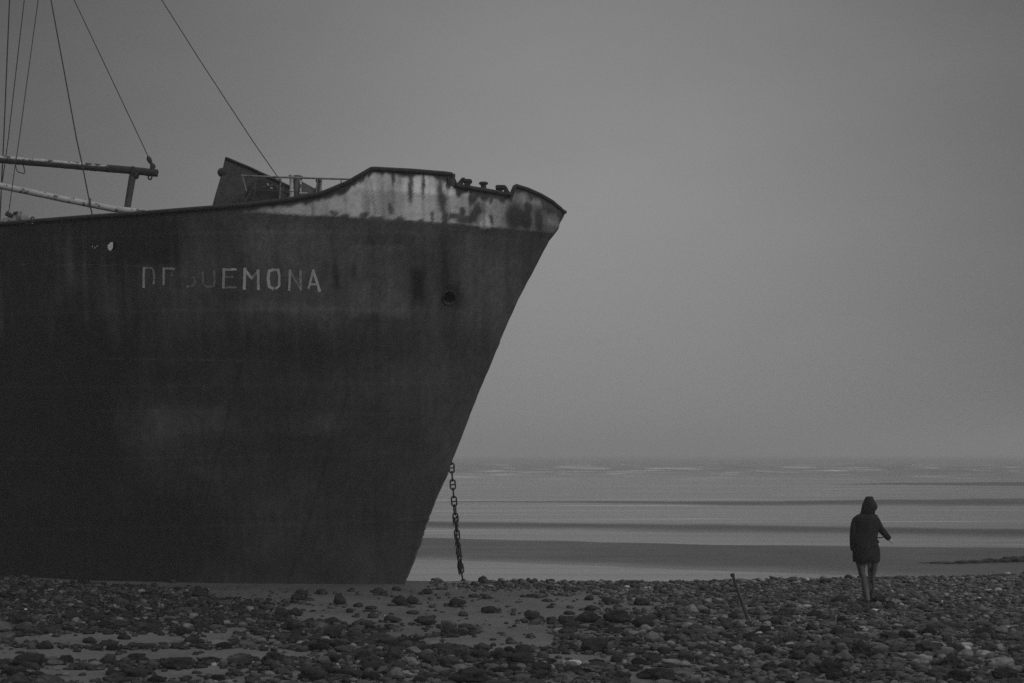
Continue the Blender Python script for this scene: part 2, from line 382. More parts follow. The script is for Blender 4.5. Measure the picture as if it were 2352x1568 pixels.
# stern plate closing the shell far outside the frame
ia = np.arange(NR)*nc+nc-1; ib = np.arange(NR)*len(SP)+len(SP)-1+len(Vh)
Qs = np.stack([ia[:-1], ia[1:], ib[1:], ib[:-1]], -1)
m, n, b, t = newmat('rusted_hull_plating')
p = n('ShaderNodeNewGeometry').outputs['Position']
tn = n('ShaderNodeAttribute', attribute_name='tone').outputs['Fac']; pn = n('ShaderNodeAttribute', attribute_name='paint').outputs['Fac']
vst = n('ShaderNodeMapping', {'Vector': p, 'Scale': (1, 1, .25)}).outputs[0]
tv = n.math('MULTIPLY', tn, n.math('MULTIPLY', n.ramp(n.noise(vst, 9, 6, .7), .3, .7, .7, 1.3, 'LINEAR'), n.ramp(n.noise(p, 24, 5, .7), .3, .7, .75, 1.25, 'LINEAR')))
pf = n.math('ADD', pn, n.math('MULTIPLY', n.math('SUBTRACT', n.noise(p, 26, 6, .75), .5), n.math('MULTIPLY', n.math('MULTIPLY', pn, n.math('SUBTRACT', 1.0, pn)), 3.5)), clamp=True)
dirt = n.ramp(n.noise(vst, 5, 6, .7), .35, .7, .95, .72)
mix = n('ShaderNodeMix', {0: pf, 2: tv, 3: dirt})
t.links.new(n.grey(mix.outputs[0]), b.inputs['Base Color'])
t.links.new(n.ramp(pf, 0, 1, .8, .6), b.inputs['Roughness']); b.inputs['Specular IOR Level'].default_value = .25
bp = n('ShaderNodeBump', {'Height': n.noise(p, 12, 8, .75), 'Strength': .45, 'Distance': .02})
t.links.new(bp.outputs[0], b.inputs['Normal'])
M['hull'] = m
ship = empty('cargo_ship', (float(P0[0]), float(P0[1]), 0))
ship.rotation_euler = (0, 0, 0)
tag(ship, 'huge rusty stranded ship with a white streaked bow bulwark standing on the beach', 'ship')
SL = Vector(ship.location)
def part(g, name, mat, parent=None, **k):
    """g holds world points; parts are stored relative to the ship"""
    o = g.build(name, mat, None, **k); par = parent or ship
    o.data.transform(Matrix.Translation(-SL)); o.parent = par
    return o
zero = np.zeros(len(Vp))
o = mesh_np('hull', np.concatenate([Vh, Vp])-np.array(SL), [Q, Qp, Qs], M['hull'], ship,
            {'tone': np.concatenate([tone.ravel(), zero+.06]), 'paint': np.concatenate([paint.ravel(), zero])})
md = o.modifiers.new('plate', 'SOLIDIFY'); md.thickness = .03; md.offset = -1
# deck
sd = np.linspace(.15, 29.8, 90)
zd = np.interp(sd, SA, ZT); zd = np.minimum(zd, np.interp(sd, [0, 4, 30], [6.3, 6.2, 5.9]))-1.0
a = np.stack(hull(sd, zd, .97), -1); c = np.stack(hull(sd, zd, -.97), -1)
i = np.arange(len(sd)-1); L = len(sd)
mesh_np('deck', np.concatenate([a, c])-np.array(SL), np.stack([i, i+1, L+i+1, L+i], -1), M['deck'], ship)
# rail cap: a bar rolled over the edge of the bulwark
def lip(side, S_, Z_, r):
    X, Y, Z = hull(S_, Z_, side)
    return [(x+OUT[0]*side*.02, y+OUT[1]*side*.02, z-r*.4) for x, y, z in zip(X, Y, Z)]
sel = np.arange(0, len(SA), 2)
part(G().tube(lip(1, SA[sel], ZT[sel], .034), .034, 8), 'rail_cap', M['darkrust'])
part(G().tube(lip(-1, SP, ZTP, .034), .034, 8), 'rail_cap', M['darkrust'])
# shell point under a photo measurement (visible side)
def hull_at(x, y):
    i = np.argmin((XD-x)**2+(YD-y)**2); s, z = SG.ravel()[i], ZG.ravel()[i]
    for _ in range(8):
        e = 1e-3
        def f(s, z):
            X, Y, Z = hull(s, z); return np.array(proj(X, Y, Z))
        r = f(s, z)-np.array([x, y]); J = np.stack([(f(s+e, z)-f(s, z))/e, (f(s, z+e)-f(s, z))/e], -1)
        d = np.linalg.solve(J, r); s, z = max(s-d[0], 0.002), z-d[1]
    p = Vector([float(v) for v in hull(s, z)])
    a_ = Vector([float(v) for v in hull(s+.03, z)])-p; b_ = Vector([float(v) for v in hull(s, z+.03)])-p
    nn = a_.cross(b_).normalized()
    if nn.y > 0: nn = -nn
    return p, nn
# ---- faded name, painted strokes following the plates. Coordinates as measured, k = how much paint is left
LET = [  # (stroke points, half width, k)
    ([(178, 172), (176, 350)], 11, .52), ([(176, 176), (240, 170), (268, 190), (275, 250), (270, 318)], 9, .4),
    ([(365, 178), (363, 322)], 10, .5), ([(362, 174), (462, 180)], 10, .4), ([(436, 236), (446, 246)], 8, .25), ([(364, 322), (360, 350)], 9, .15),
    ([(545, 215), (540, 190), (600, 176)], 8, .10), ([(650, 262), (662, 300), (640, 340), (585, 346)], 9, .25), ([(545, 215), (560, 250), (640, 264)], 8, .10),
    ([(732, 215), (736, 320), (770, 348), (830, 342), (845, 300), (838, 200)], 10, .28), ([(732, 215), (736, 180), (800, 180), (838, 200)], 8, .08),
    ([(930, 182), (926, 355)], 12, .55), ([(930, 186), (1000, 188), (1040, 184)], 10, .42), ([(1005, 184), (1040, 184)], 12, .75), ([(930, 256), (1012, 254)], 9, .3), ([(926, 354), (1040, 352)], 9, .34),
    ([(1128, 180), (1122, 366)], 13, .85), ([(1128, 185), (1190, 268)], 12, .75), ([(1190, 268), (1250, 200)], 10, .42), ([(1252, 196), (1254, 368)], 13, .6),
    ([(1392, 190), (1356, 200), (1346, 270), (1356, 345), (1390, 364)], 14, .88), ([(1392, 188), (1440, 190)], 11, .55), ([(1440, 190), (1452, 250), (1450, 340), (1420, 362)], 12, .66), ([(1420, 362), (1388, 364)], 8, .2),
    ([(1552, 196), (1545, 376)], 11, .62), ([(1552, 200), (1640, 350)], 9, .36), ([(1650, 200), (1654, 374)], 11, .42),
    ([(1770, 196), (1830, 385)], 13, .88), ([(1768, 200), (1736, 330), (1726, 360)], 10, .58), ([(1742, 322), (1808, 326)], 10, .6),
]
m, n, b, t = newmat('worn_name_paint')
p = n('ShaderNodeNewGeometry').outputs['Position']; kk = n('ShaderNodeAttribute', attribute_name='wear').outputs['Fac']
al = n.ramp(n.math('ADD', kk, n.math('MULTIPLY', n.math('SUBTRACT', n.noise(p, 9, 6, .75), .5), .9)), .0, .85)
b.inputs['Base Color'].default_value = (.46, .46, .46, 1); b.inputs['Roughness'].default_value = .8
t.links.new(n.math('MULTIPLY', al, .95), b.inputs['Alpha'])
li = 0
for cnt in (2, 4, 3, 2, 5, 4, 4, 3, 3):
    lv, lf, lk = [], [], []
    for jj, (pts, hw, k) in enumerate(LET[li:li+cnt]):
        P = [Vector((500+x/2.352, 1000+y/2.352))*.5742 for x, y in pts]; hwp = hw/2.352*.5742*1.02
        fine = [P[0]]
        for q0, q1 in zip(P[:-1], P[1:]):
            m_ = max(1, int((q1-q0).length/5))
            fine += [q0.lerp(q1, (j+1)/m_) for j in range(m_)]
        base = len(lv)
        for j, q in enumerate(fine):
            d = (fine[min(j+1, len(fine)-1)]-fine[max(j-1, 0)]).normalized(); nn2 = Vector((-d.y, d.x))
            ex = d*(hwp*.8)*(-1 if j == 0 else 1 if j == len(fine)-1 else 0)
            for sgn in (-1, 1):
                w_ = q+ex+nn2*sgn*hwp*(.85+.3*random.random()); pp, no = hull_at(w_.x, w_.y); lv.append(pp+no*(.005+.0015*jj)); lk.append(k)
        for j in range(len(fine)-1): lf.append((base+2*j, base+2*j+1, base+2*j+3, base+2*j+2))
    mesh_np('name_letter', np.array(lv)-np.array(SL), np.array(lf), m, ship, {'wear': lk}, smooth=False)
    li += cnt
# ---- hawse pipe lip low on the bow
ringp = [hull_at(HAWSE[0]+math.cos(a)*(HAWSE[2]/1.12+1), HAWSE[1]+math.sin(a)*(HAWSE[2]+1)) for a in np.linspace(0, 2*math.pi, 29)]
o = part(G().tube([p_+n_*.012 for p_, n_ in ringp], .012, 10, False), 'hawse_pipe', M['darkrust'])
cp, cn = hull_at(HAWSE[0], HAWSE[1]); g = G(); seg = 28
rows_ = [[cp+(p_-cp)*k-cn*d_ for p_, n_ in ringp[:-1]] for k, d_ in ((1, .0), (.95, .12), (.9, .35), (.85, .7))]
g.add([v for r in rows_ for v in r], [(i*seg+k, i*seg+(k+1) % seg, (i+1)*seg+(k+1) % seg, (i+1)*seg+k) for i in range(3) for k in range(seg)]+[tuple(3*seg+k for k in range(seg))])
part(g, 'hawse_throat', M['darkrust'], o)
# ---- fairleads and roller on the lowered part of the bow bulwark
Yr = rail_at(1065).y-.04
g = G(); g.prism([(1044.5, 428), (1060.5, 408.7), (1066.4, 407.8), (1069, 412), (1063.6, 417), (1063.4, 431)], Yr, .14)
g.prism([(1066, 414), (1081, 416), (1080, 423), (1081.5, 434), (1066, 431)], Yr, .14); g.prism([(1064, 411), (1080, 411.4), (1084.5, 414), (1083, 419), (1064, 418)], Yr-.02, .18)
part(g, 'fairlead', M['darkrust'], bevel=.008)
Yr = rail_at(1157).y-.04
g = G(); g.prism([(1140.6, 432), (1154.2, 432), (1154.2, 446), (1140, 444)], Yr, .14); g.prism([(1137.5, 428), (1141, 425), (1160, 425.5), (1162.5, 428), (1160, 434), (1139, 433.5)], Yr-.02, .18)
g.prism([(1157, 427), (1163.2, 428), (1175, 449), (1157, 448)], Yr, .14)
part(g, 'fairlead', M['darkrust'], bevel=.008)
pr = rail_at(1110.5)
g = G().lathe([(.075, -.06), (.075, -.03), (.05, 0.0), (.045, .035), (.05, .05), (.078, .065), (.078, .085), (.06, .1)], at(1110.5, 432.5, pr.y+.03), 18)
part(g, 'mooring_roller', M['darkrust'])
re_ = rail_at(1040)
part(G().prism([(1026, 398.5), (1046, 399.6), (1044, 424), (1045, 428), (1030, 426)], re_.y-.035, .05), 'bulwark_end', M['rust'], bevel=.008)
# ---- handrail with stanchions on the low bulwark
YH = 30.4
hr = [at(x, y, YH) for x, y in ((554, 404), (590, 405.6), (634, 407.6), (700, 409.6), (746, 411), (800, 412.4), (822, 413))]
o = part(G().tube(hr, .017, 8), 'handrail', M['rail'])
for x0, y0, x1, y1, r in ((645, 409, 641.5, 470, .011), (738, 411, 734, 460, .02), (729, 411, 725, 460, .012), (784, 412.5, 782, 440, .011), (557, 405, 566, 440, .011)):
    part(G().tube([at(x0, y0, YH), at(x1, y1, YH)], r, 8), 'stanchion', M['rail'], o)
part(G().tube([at(600, 437.5, YH), at(668, 441, YH), at(690, 441, YH)], .007, 6), 'lower_rail', M['rust'], o)
# ---- dark tilted plate with its knob, winch drum before it
PL = [(517, 362), (521, 361.5), (530, 364.5), (640, 413), (668, 430), (690, 442), (760, 462), (760, 500), (480, 500), (493, 452), (508, 402)]
o = part(G().prism(PL, 31.9, .05), 'breakwater_plate', M['rust'], bevel=.01)
part(G().tube([at(518, 363, 31.88), at(575, 386.5, 31.88), at(668, 430.5, 31.88)], .022, 8), 'edge_bar', M['darkrust'], o)
part(G().lathe([(.03, -.09), (.075, -.06), (.09, 0), (.075, .06), (.03, .09)], at(511, 397, 31.95), 16, 'x'), 'knob', M['darkrust'], o)
wn = G()
c0 = at(602, 452, 31.2)
wn.lathe([(.3, -.06), (.3, -.03), (.2, -.028), (.2, .3), (.3, .302), (.3, .33)], c0, 28, 'y')
o = part(wn, 'winch', M['darkrust'])
for x0, y0, x1, y1 in ((586, 420, 583, 450), (583, 428, 560, 470), (640, 432, 668, 452), (600, 432, 628, 427)):
    part(G().tube([at(x0, y0, 31.0), at(x1, y1, 31.0)], .02, 8), 'winch_frame', M['rust'], o)
for x0, y0, x1, y1 in ((613, 423, 617, 425.5), (621, 432, 626, 434)):
    part(G().tube([at(x0, y0, 30.95), at(x1, y1, 30.95)], .012, 6), 'winch_handle', M['flakewhite'], o)
# white-painted vent post, bar and ribbed body
o = part(G().lathe([(.045, -.3), (.045, .02), (.036, .06), (.034, .25), (.05, .27), (.05, .3)], at(669.5, 441, 30.9), 14), 'vent_post', M['flakewhite'])
part(G().tube([at(688, 445, 30.9), at(706, 445, 30.9)], .02, 10), 'vent_arm', M['flakewhite'], o)
g = G().lathe([(.09, -.25), (.07, -.1), (.105, .05), (.085, .18), (.1, .22), (.1, .25), (.04, .27)], at(683, 437, 31.05), 18)
o = part(g, 'ventilator', M['midrust'])
part(G().lathe([(.02, -.2), (.02, .1)], at(690, 428, 30.95), 8), 'ventilator_rib', M['flakewhite'], o)
g = G().prism([(688, 414), (693, 417), (719, 431), (750, 447), (765, 470), (686, 470)], 31.6, .06)
part(g, 'bracket_plate', M['midrust'], bevel=.01)
g = G().lathe([(.2, -.25), (.12, -.05), (.07, .05), (.035, .12), (.03, .18), (.05, .2), (.045, .24), (.02, .26)], at(731, 443, 30.7), 16)
part(g, 'mooring_bitt', M['darkrust'])
# ---- derrick booms, cradle post, block and shackle
YB = 31.4
def wob(pts, n, amp):
    out = []
    for i in range(n):
        f = i/(n-1)*(len(pts)-1); k = min(int(f), len(pts)-2)
        v = pts[k].lerp(pts[k+1], f-k); out.append(v+Vector((0, 0, (random.random()-.5)*amp)))
    return out
bp_ = wob([at(-62, 361, YB), at(0, 366.5, YB), at(180, 382, YB), at(250, 388, YB)], 60, .006)
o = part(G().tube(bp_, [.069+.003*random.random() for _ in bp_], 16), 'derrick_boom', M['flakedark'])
tip = wob([at(245, 387.5, YB), at(300, 392, YB), at(352, 397.5, YB), at(358, 398, YB), at(363, 398.3, YB)], 30, .004)
part(G().tube(tip, [.07]*26+[.066, .06, .045, .025], 18), 'boom_head', M['darkrust'], o)
el = [at(341, 402, YB), at(340.5, 408, YB), at(342.5, 413, YB), at(346.5, 413, YB), at(348.5, 408, YB), at(349, 402, YB)]
part(G().tube(el, .016, 8), 'shackle', M['darkrust'], o)
g = G().tube([at(349, 392, YB), at(350.5, 380, YB), at(347.5, 376, YB)], [.045, .044, .028], 12); g.tube([at(353.5, 386, YB), at(352, 379.5, YB)], .036, 10)
part(g, 'swivel', M['darkrust'], o)
blk = [at(346.5, 377, YB), at(345, 372, YB), at(342.5, 367, YB), at(340.8, 362.5, YB), at(339.4, 359, YB)]
part(G().tube(blk, [.02, .04, .046, .036, .01], 14), 'pulley_block', M['darkrust'], o)
part(G().tube([at(36, 378, YB), at(37.5, 390, YB), at(42, 396.5, YB), at(56.5, 399.5, YB), at(57.5, 396, YB), at(53.5, 380, YB)], .009, 6), 'rope_loop', M['wire'], o)
lb = wob([at(-62, 411, 31.1), at(0, 427.5, 31.1), at(140, 457, 31.1), at(262, 481, 31.1), at(340, 489, 31.1)], 50, .004)
o = part(G().tube(lb, .057, 16), 'lower_boom', M['flakewhite'])
part(G().tube([at(207.5, 456, 31.02), at(207, 479, 31.02)], .016, 6), 'boom_band', M['midrust'], o)
part(G().prism([(313, 483.5), (332, 482), (332, 495), (313, 495)], 30.9, .2), 'boom_end', M['midrust'], o, bevel=.01)
g = G().tube([at(290.5, 492, YB), at(296, 455, YB), at(303.5, 412, YB), at(306, 398, YB)], [.06, .061, .064, .067], 14)
o = part(g, 'cradle_post', M['rust'])
part(G().prism([(300.5, 398), (303, 386), (302.2, 381.5), (309.5, 383.5), (310.5, 399)], YB-.1, .2), 'post_horn', M['darkrust'], o, bevel=.006)
part(G().tube([at(305, 400, YB-.005), at(318, 404, YB)], [.078, .074], 14), 'post_collar', M['darkrust'], o)
# ---- crumpled cover over deck gear at the left edge of the frame, hook beside it
nx, ny = 70, 40
prof = [(-60, 512), (-20, 505), (0, 507), (10, 501), (26, 499), (30, 492), (38, 489), (41, 487.5), (47, 486), (49, 485), (53, 489), (58, 493.5), (64, 500), (68, 505), (74, 512)]
gx = np.linspace(-60, 74, nx); top = np.interp(gx, *zip(*prof))
V = []
for j in range(ny):
    fz = j/(ny-1); ph = math.pi*fz
    for i in range(nx):
        hgt = max(.0, (525-top[i]))*math.sin(ph)**.6
        dpt = 30.2-.35*math.cos(ph)+.1*(vn(gx[i]*.12, fz*5, 3)-.5)
        pz = at(gx[i], 525-hgt, dpt); V.append((pz.x, pz.y, pz.z+.07*(float(vn(gx[i]*.16+fz*2, fz*7, 1))-.5)*math.sin(ph)))
o = part(G().add(V, [tuple(r) for r in grid_faces(ny, nx)]), 'crumpled_cover', M['canvas'])
g = G().tube([at(14, 491, 30.0), at(27, 497, 30.0)], .04, 8); g.tube([at(15.5, 486.5, 30.05), at(26, 492, 30.05)], .012, 6); g.tube([at(31, 491, 30.0), at(41, 490, 30.0)], .03, 8)
part(g, 'pipe_fitting', M['darkrust'], o)
rx = rail_at(75)
part(G().tube([at(69, 508, rx.y+.05), at(71, 503, rx.y+.05), at(74.5, 498.8, rx.y+.05), at(77.5, 500, rx.y+.05), at(78.5, 508, rx.y+.05)], .013, 8), 'hook', M['darkrust'])
# plate behind the round hole, stiffening the bulwark
pp, no = hull_at(262, 568)
g = G().prism([(259.5, 545), (275, 545), (275, 600), (253, 600), (251.5, 577.5), (257, 574), (259.5, 568)], pp.y+.10, .03)
part(g, 'bulwark_stay', M['darkrust'])
# ---- mast (outside the frame, carries the rigging) and the wires
mb = at(-70, 560, 33.0); mt = at(-70, -760, 33.0)
o = part(G().tube([mb, mt], [.2, .13], 18), 'mast', M['midrust'])
part(G().tube([at(-190, -700, 32.9), at(215, -700, 32.9)], .08, 12), 'crosstree', M['midrust'], o)
part(G().tube([at(-75, 362, 31.4), at(-70, 365, 33.0)], .07, 10), 'gooseneck', M['rust'], o)
def wire(pts, r, sag=0):
    return part(G().tube(pts, r, 6), 'rigging_wire', M['wire'])
wire([at(51, -700, 32.9), at(22, 0, 32), at(8.6, 321, 31.7), at(4, 413, 31.6), at(0, 501, 31.2), at(-1, 530, 31.1)], .0125)
wire([at(136, -700, 32.9), at(55.8, 0, 32), at(19, 319, 31.7), at(5.5, 418, 31.55)], .0095)
wire([at(183, -700, 32.9), at(87.6, 0, 32), at(44, 321, 31.0), at(34, 387, 30.7), at(19.5, 492, 30.1)], .0085)
wire([at(-12, -700, 32.9), at(117, 0, 31.6), at(176, 321, 30.2), at(188, 375, 29.9), at(212, 496, 29.4), at(216, 516, 29.3)], .0125)
wire([at(-161, -700, 32.9), at(170, 0, 32), at(322, 321, 31.4), at(340, 359.5, 31.4)], .0088)
wire([at(-72, -700, 33.0), at(371, 0, 32), at(459, 139, 31.5), at(586, 333, 30.6), at(644, 416, 30.3), at(655, 434, 30.2)], .0088)

# ================================================================ anchor chain
def link_mesh():
    g = G(); L2, W2, d = .079, .047, .0155
    pts = []
    for k in range(33):
        a = 2*math.pi*k/32; x = math.cos(a)*W2; z = math.sin(a)*W2+math.copysign(L2-W2+.013, math.sin(a)) if abs(math.sin(a)) > 1e-6 else 0
        pts.append((x, 0, z))
    g.tube(pts, d, 8, False); g.tube([(-W2, 0, 0), (W2, 0, 0)], [.013, .013], 8)
    return g
YC = 32.3
path = [(1030, 690), (1032, 900), (1036.5, 1055), (1037.5, 1076), (1040, 1112), (1043, 1150), (1047, 1195), (1051, 1240), (1056.5, 1292), (1061, 1320), (1067, 1348)]
pw = [at(x, y, YC) for x, y in path]
cum = [0]
for a_, b_ in zip(pw[:-1], pw[1:]): cum.append(cum[-1]+(b_-a_).length)
chain = empty('anchor_chain', pw[-1]); tag(chain, 'heavy studded iron chain hanging straight down beside the stem of the ship', 'chain')
lm = link_mesh().build('link', M['chain'], chain)
pitch = .1585; d = cum[-1]-.06; k = 0
CPTS = []
while d > 0:
    i = max(j for j in range(len(cum)-1) if cum[j] <= d); f_ = (d-cum[i])/(cum[i+1]-cum[i])
    pos = pw[i].lerp(pw[i+1], f_); tn_ = (pw[i+1]-pw[i]).normalized()
    o = lm if k == 0 else lm.copy()
    if k: COL.objects.link(o)
    o.parent = chain; low = pos.z < 1.35
    tw = (math.pi/2 if k % 2 else 0)+(math.radians(random.uniform(15, 40)) if low and k > 2 else 0)
    o.rotation_euler = ((-tn_).to_track_quat('Z', 'Y').to_matrix() @ Matrix.Rotation(tw+(math.pi if 0 else 0), 3, 'Z')).to_euler()
    o.rotation_euler = (Matrix.Rotation(math.atan2(-tn_.x, -tn_.z), 3, 'Y') @ Matrix.Rotation(tw, 3, 'Z')).to_euler()
    o.location = pos-pw[-1]; CPTS.append(pos); d -= pitch; k += 1
g = G()
for i in range(60):
    c = random.choice([c for c in CPTS if .15 < c.z < 1.3]); c = c+Vector((random.uniform(-.035, .035), random.uniform(-.04, .01), random.uniform(-.07, .07)))
    l = random.uniform(.05, .16); s_ = random.uniform(-.03, .05)
    g.tube([c, c+Vector((s_*.5, 0, -l*.5)), c+Vector((s_, 0, -l))], [.014, .012, .003], 5)
g.build('seaweed_fringe', M['weed'], chain, loc=None).data.transform(Matrix.Translation(-pw[-1]))

# ================================================================ stake and twig
st = at(1721, 1424, 24.6); st.z = float(ground_z(st.x, st.y))-.05; tp = at(1683.5, 1322, 24.6)
g = G(); n_ = 14
ax = [st.lerp(tp, i/(n_-1))+Vector(((random.random()-.5)*.003, 0, 0)) for i in range(n_)]
g.tube(ax, [.025-.005*i/(n_-1)+.002*random.random() for i in range(n_)], 10)
g.tube([tp-Vector((.004, 0, .012)), tp+Vector((-.004, 0, .008)), tp+Vector((-.01, 0, .035)), tp+Vector((-.012, 0, .042))], [.024, .033, .031, .018], 10)
tag(g.build('wooden_stake', M['wood'], loc=st), 'thin dark knob-headed stake leaning left out of the cobbles', 'stake')
tw0 = at(1800, 1330, 32.0); tw0.z = float(ground_z(tw0.x, tw0.y))+.02
g = G()
for pts, r in (([(1767, 1322), (1785, 1327), (1803, 1329), (1830, 1330.5), (1852, 1332)], .014), ([(1785, 1327), (1798, 1322.5)], .008), ([(1803, 1329), (1822, 1324), (1834, 1324.5)], .009), ([(1822, 1324), (1832, 1320)], .006)):
    g.tube([at(x, y, 32.0)+Vector((0, 0, .0)) for x, y in pts], [r]*(len(pts)-1)+[r*.4], 7)
tag(g.build('driftwood_branch', M['twig'], loc=tw0), 'thin forked driftwood branch lying on the beach crest between stake and walker', 'branch')

# ================================================================ person
PY_ = 27.07; sp = .5742/2.6133/F*PY_
pb = at(1992.5, 1388, PY_); pb.z = float(ground_z(pb.x, pb.y))
def pp3(px, py, y=0.0): return Vector(((px-575)*sp, y, (1350-py)*sp))
per = empty('person', pb); tag(per, 'person in a dark hooded coat walking away over the cobbles with one arm held out', 'person')
def skinned():
    J, E, R = [], [], []
    def add(p, r, par=None):
        J.append(p); R.append(r); i = len(J)-1
        if par is not None: E.append((par, i))
        return i
    pel = add(pp3(565, 850, .02), .13); sp1 = add(pp3(570, 700, .02), .125, pel); ch = add(pp3(575, 540, .01), .15, sp1)
    nk0 = add(pp3(582, 430, .02), .085, ch); nk = add(pp3(592, 395, .04), .055, nk0); hd = add(pp3(600, 325, .05), .085, nk); hd2 = add(pp3(600, 275, .06), .08, hd)
    add(pp3(602, 308, .155), .018, hd)                                        # nose
    for sg, pts in ((-1, [(455, 455, 0), (425, 600, -.03), (440, 730, .06), (480, 760, .12)]), (1, [(665, 450, 0), (715, 555, .02), (770, 620, .04), (812, 662, .05)])):
        par = ch; rr = [.06, .048, .04, .028]
        for (x, y, d_), r in zip(pts, rr): par = add(pp3(x, y, d_), r, par)
        hx, hy, hdv = pts[-1]
        pal = add(pp3(hx+(14 if sg > 0 else 20), hy+(18 if sg > 0 else 12), hdv), .03, par)
        for q in range(4):                                                    # four fingers, each two bones
            f1 = add(pp3(hx+(22 if sg > 0 else 30)+q*3, hy+(36 if sg > 0 else 18), hdv-.03+q*.02), .009, pal)
            add(pp3(hx+(29 if sg > 0 else 44)+q*3, hy+(62-abs(q-1)*4 if sg > 0 else 26), hdv-.028+q*.019), .0075, f1)
        t1 = add(pp3(hx+(4 if sg > 0 else 18), hy+30, hdv-.035), .010, pal); add(pp3(hx+(6 if sg > 0 else 24), hy+44, hdv-.04), .008, t1)
    for sg, pts in ((-1, [(515, 890, .02), (530, 1060, .04), (563, 1270, -.02), (570, 1325, -.01)]), (1, [(630, 890, .02), (640, 1050, .18), (662, 1215, .32), (668, 1262, .36)])):
        par = pel
        for (x, y, d_), r in zip(pts, [.085, .055, .038, .042]): par = add(pp3(x, y, d_), r, par)
        x, y, d_ = pts[-1]; add(pp3(x+4, y+12, d_+.13), .035, par)
    me = bpy.data.meshes.new('body'); me.from_pydata(J, E, []); me.materials.append(M['skin'])
    o = bpy.data.objects.new('body', me); COL.objects.link(o); o.parent = per
    o.modifiers.new('skin', 'SKIN'); sv = me.skin_vertices[0].data
    for i, r in enumerate(R): sv[i].radius = (r, r); sv[i].use_root = (i == 0)
    o.modifiers.new('sub', 'SUBSURF').levels = 2; o.modifiers['sub'].render_levels = 2
    return o
skinned()
def loft(rings, seg=40, fold=.0, seed=1.0, close=True):
    """rings: (xl, xr, y_px, depth centre, half depth) measured outlines of a garment"""
    V, n_ = [], len(rings)
    for i, (xl, xr, yy, dc, hd_) in enumerate(rings):
        c = (xl+xr)/2; hw = (xr-xl)/2
        for k in range(seg):
            a = 2*math.pi*k/seg; f_ = 1+fold*(float(vn(k/seg*9, i*.45, seed))-.5)*(1 if 2 < k < seg-2 else .4)
            q = pp3(c+hw*math.cos(a)*(1+.25*(f_-1)), yy, dc+hd_*math.sin(a)*f_); V.append(q)
    Fc = [(i*seg+k, i*seg+(k+1) % seg, (i+1)*seg+(k+1) % seg, (i+1)*seg+k) for i in range(n_-1) for k in range(seg)]
    if close: Fc += [tuple(range(seg))[::-1]]
    return V, Fc
g = G()
coat = [(530, 625, 388, .03, .075), (500, 650, 400, .02, .10), (468, 676, 413, .01, .115), (446, 686, 428, .01, .13), (434, 690, 450, .01, .14), (428, 692, 480, .01, .145), (418, 692, 540, .0, .15), (416, 684, 600, .0, .15), (418, 678, 650, .0, .15), (418, 680, 690, .0, .155),
        (416, 692, 730, .0, .16), (418, 704, 770, .01, .165), (420, 708, 820, .01, .17), (424, 708, 860, .01, .175), (428, 704, 888, .01, .178), (432, 700, 904, .01, .178), (436, 696, 904, .01, .165), (440, 690, 860, .01, .15)]
g.add(*loft(coat, 44, .35, 2.0))
g.tube([pp3(478, 440, 0), pp3(450, 462, 0), pp3(436, 500, -.01), pp3(428, 550, -.02), pp3(421, 605, -.03), pp3(422, 660, -.01), pp3(428, 720, .03), pp3(440, 765, .07), pp3(455, 780, .09)], [.04, .052, .054, .054, .053, .053, .052, .052, .045], 18)
g.tube([pp3(640, 435, 0), pp3(668, 462, .0), pp3(690, 512, .01), pp3(716, 562, .015), pp3(752, 600, .03), pp3(788, 640, .045), pp3(812, 664, .05)], [.04, .05, .056, .056, .052, .048, .04], 18)
o = g.build('coat', M['coat'], per)
part_o = G().add(*loft([(676, 686, 672, .0, .02), (680, 702, 700, .0, .02), (684, 692, 706, 0, .015)], 10)); part_o.build('coat_flap', M['coat'], o)
G().tube([pp3(668, 652, 0), pp3(700, 651, .0), pp3(735, 648, .02), pp3(752, 640, .03)], .0085, 6).build('strap', M['coat'], o)
g = G(); seg = 30
hood = [(500, 660, 398, .03, .10), (508, 655, 384, .03, .115), (512, 662, 368, .035, .125), (517, 680, 348, .04, .135), (521, 686, 328, .045, .138), (528, 680, 306, .05, .138), (538, 667, 282, .055, .13), (550, 652, 258, .06, .115), (558, 646, 238, .06, .095), (566, 640, 226, .06, .08), (580, 630, 219, .06, .05)]
V, Fc = loft(hood, seg, .1, 5.0, False)
Fc = [f for f in Fc if not (all(7 <= (i % seg)-0 <= 10 for i in f[:2]) and (f[0]//seg) in (2, 3, 4, 5, 6))]   # open at the face, away from the camera
Fc.append(tuple((len(hood)-1)*seg+k for k in range(seg)))
g.add(V, Fc); o = g.build('hood', M['hood'], per); md = o.modifiers.new('th', 'SOLIDIFY'); md.thickness = .008
g = G()
for leg in ([(452, 575, 880, .02, .10), (460, 566, 930, .02, .095), (474, 562, 980, .03, .085), (488, 562, 1030, .04, .075), (500, 572, 1070, .04, .068), (508, 575, 1110, .03, .066), (516, 584, 1160, .01, .064), (528, 590, 1220, -.01, .06), (536, 596, 1270, -.02, .058), (540, 598, 1300, -.02, .056)],
            [(578, 694, 880, .02, .10), (588, 692, 930, .05, .09), (594, 690, 980, .1, .082), (602, 684, 1030, .16, .074), (610, 680, 1070, .2, .068), (618, 686, 1110, .23, .066), (630, 692, 1160, .28, .06), (640, 694, 1200, .31, .057), (644, 694, 1230, .33, .055)]):
    g.add(*loft(leg, 24, .3, leg[0][0]*.1))
g.build('trousers', M['trouser'], per)
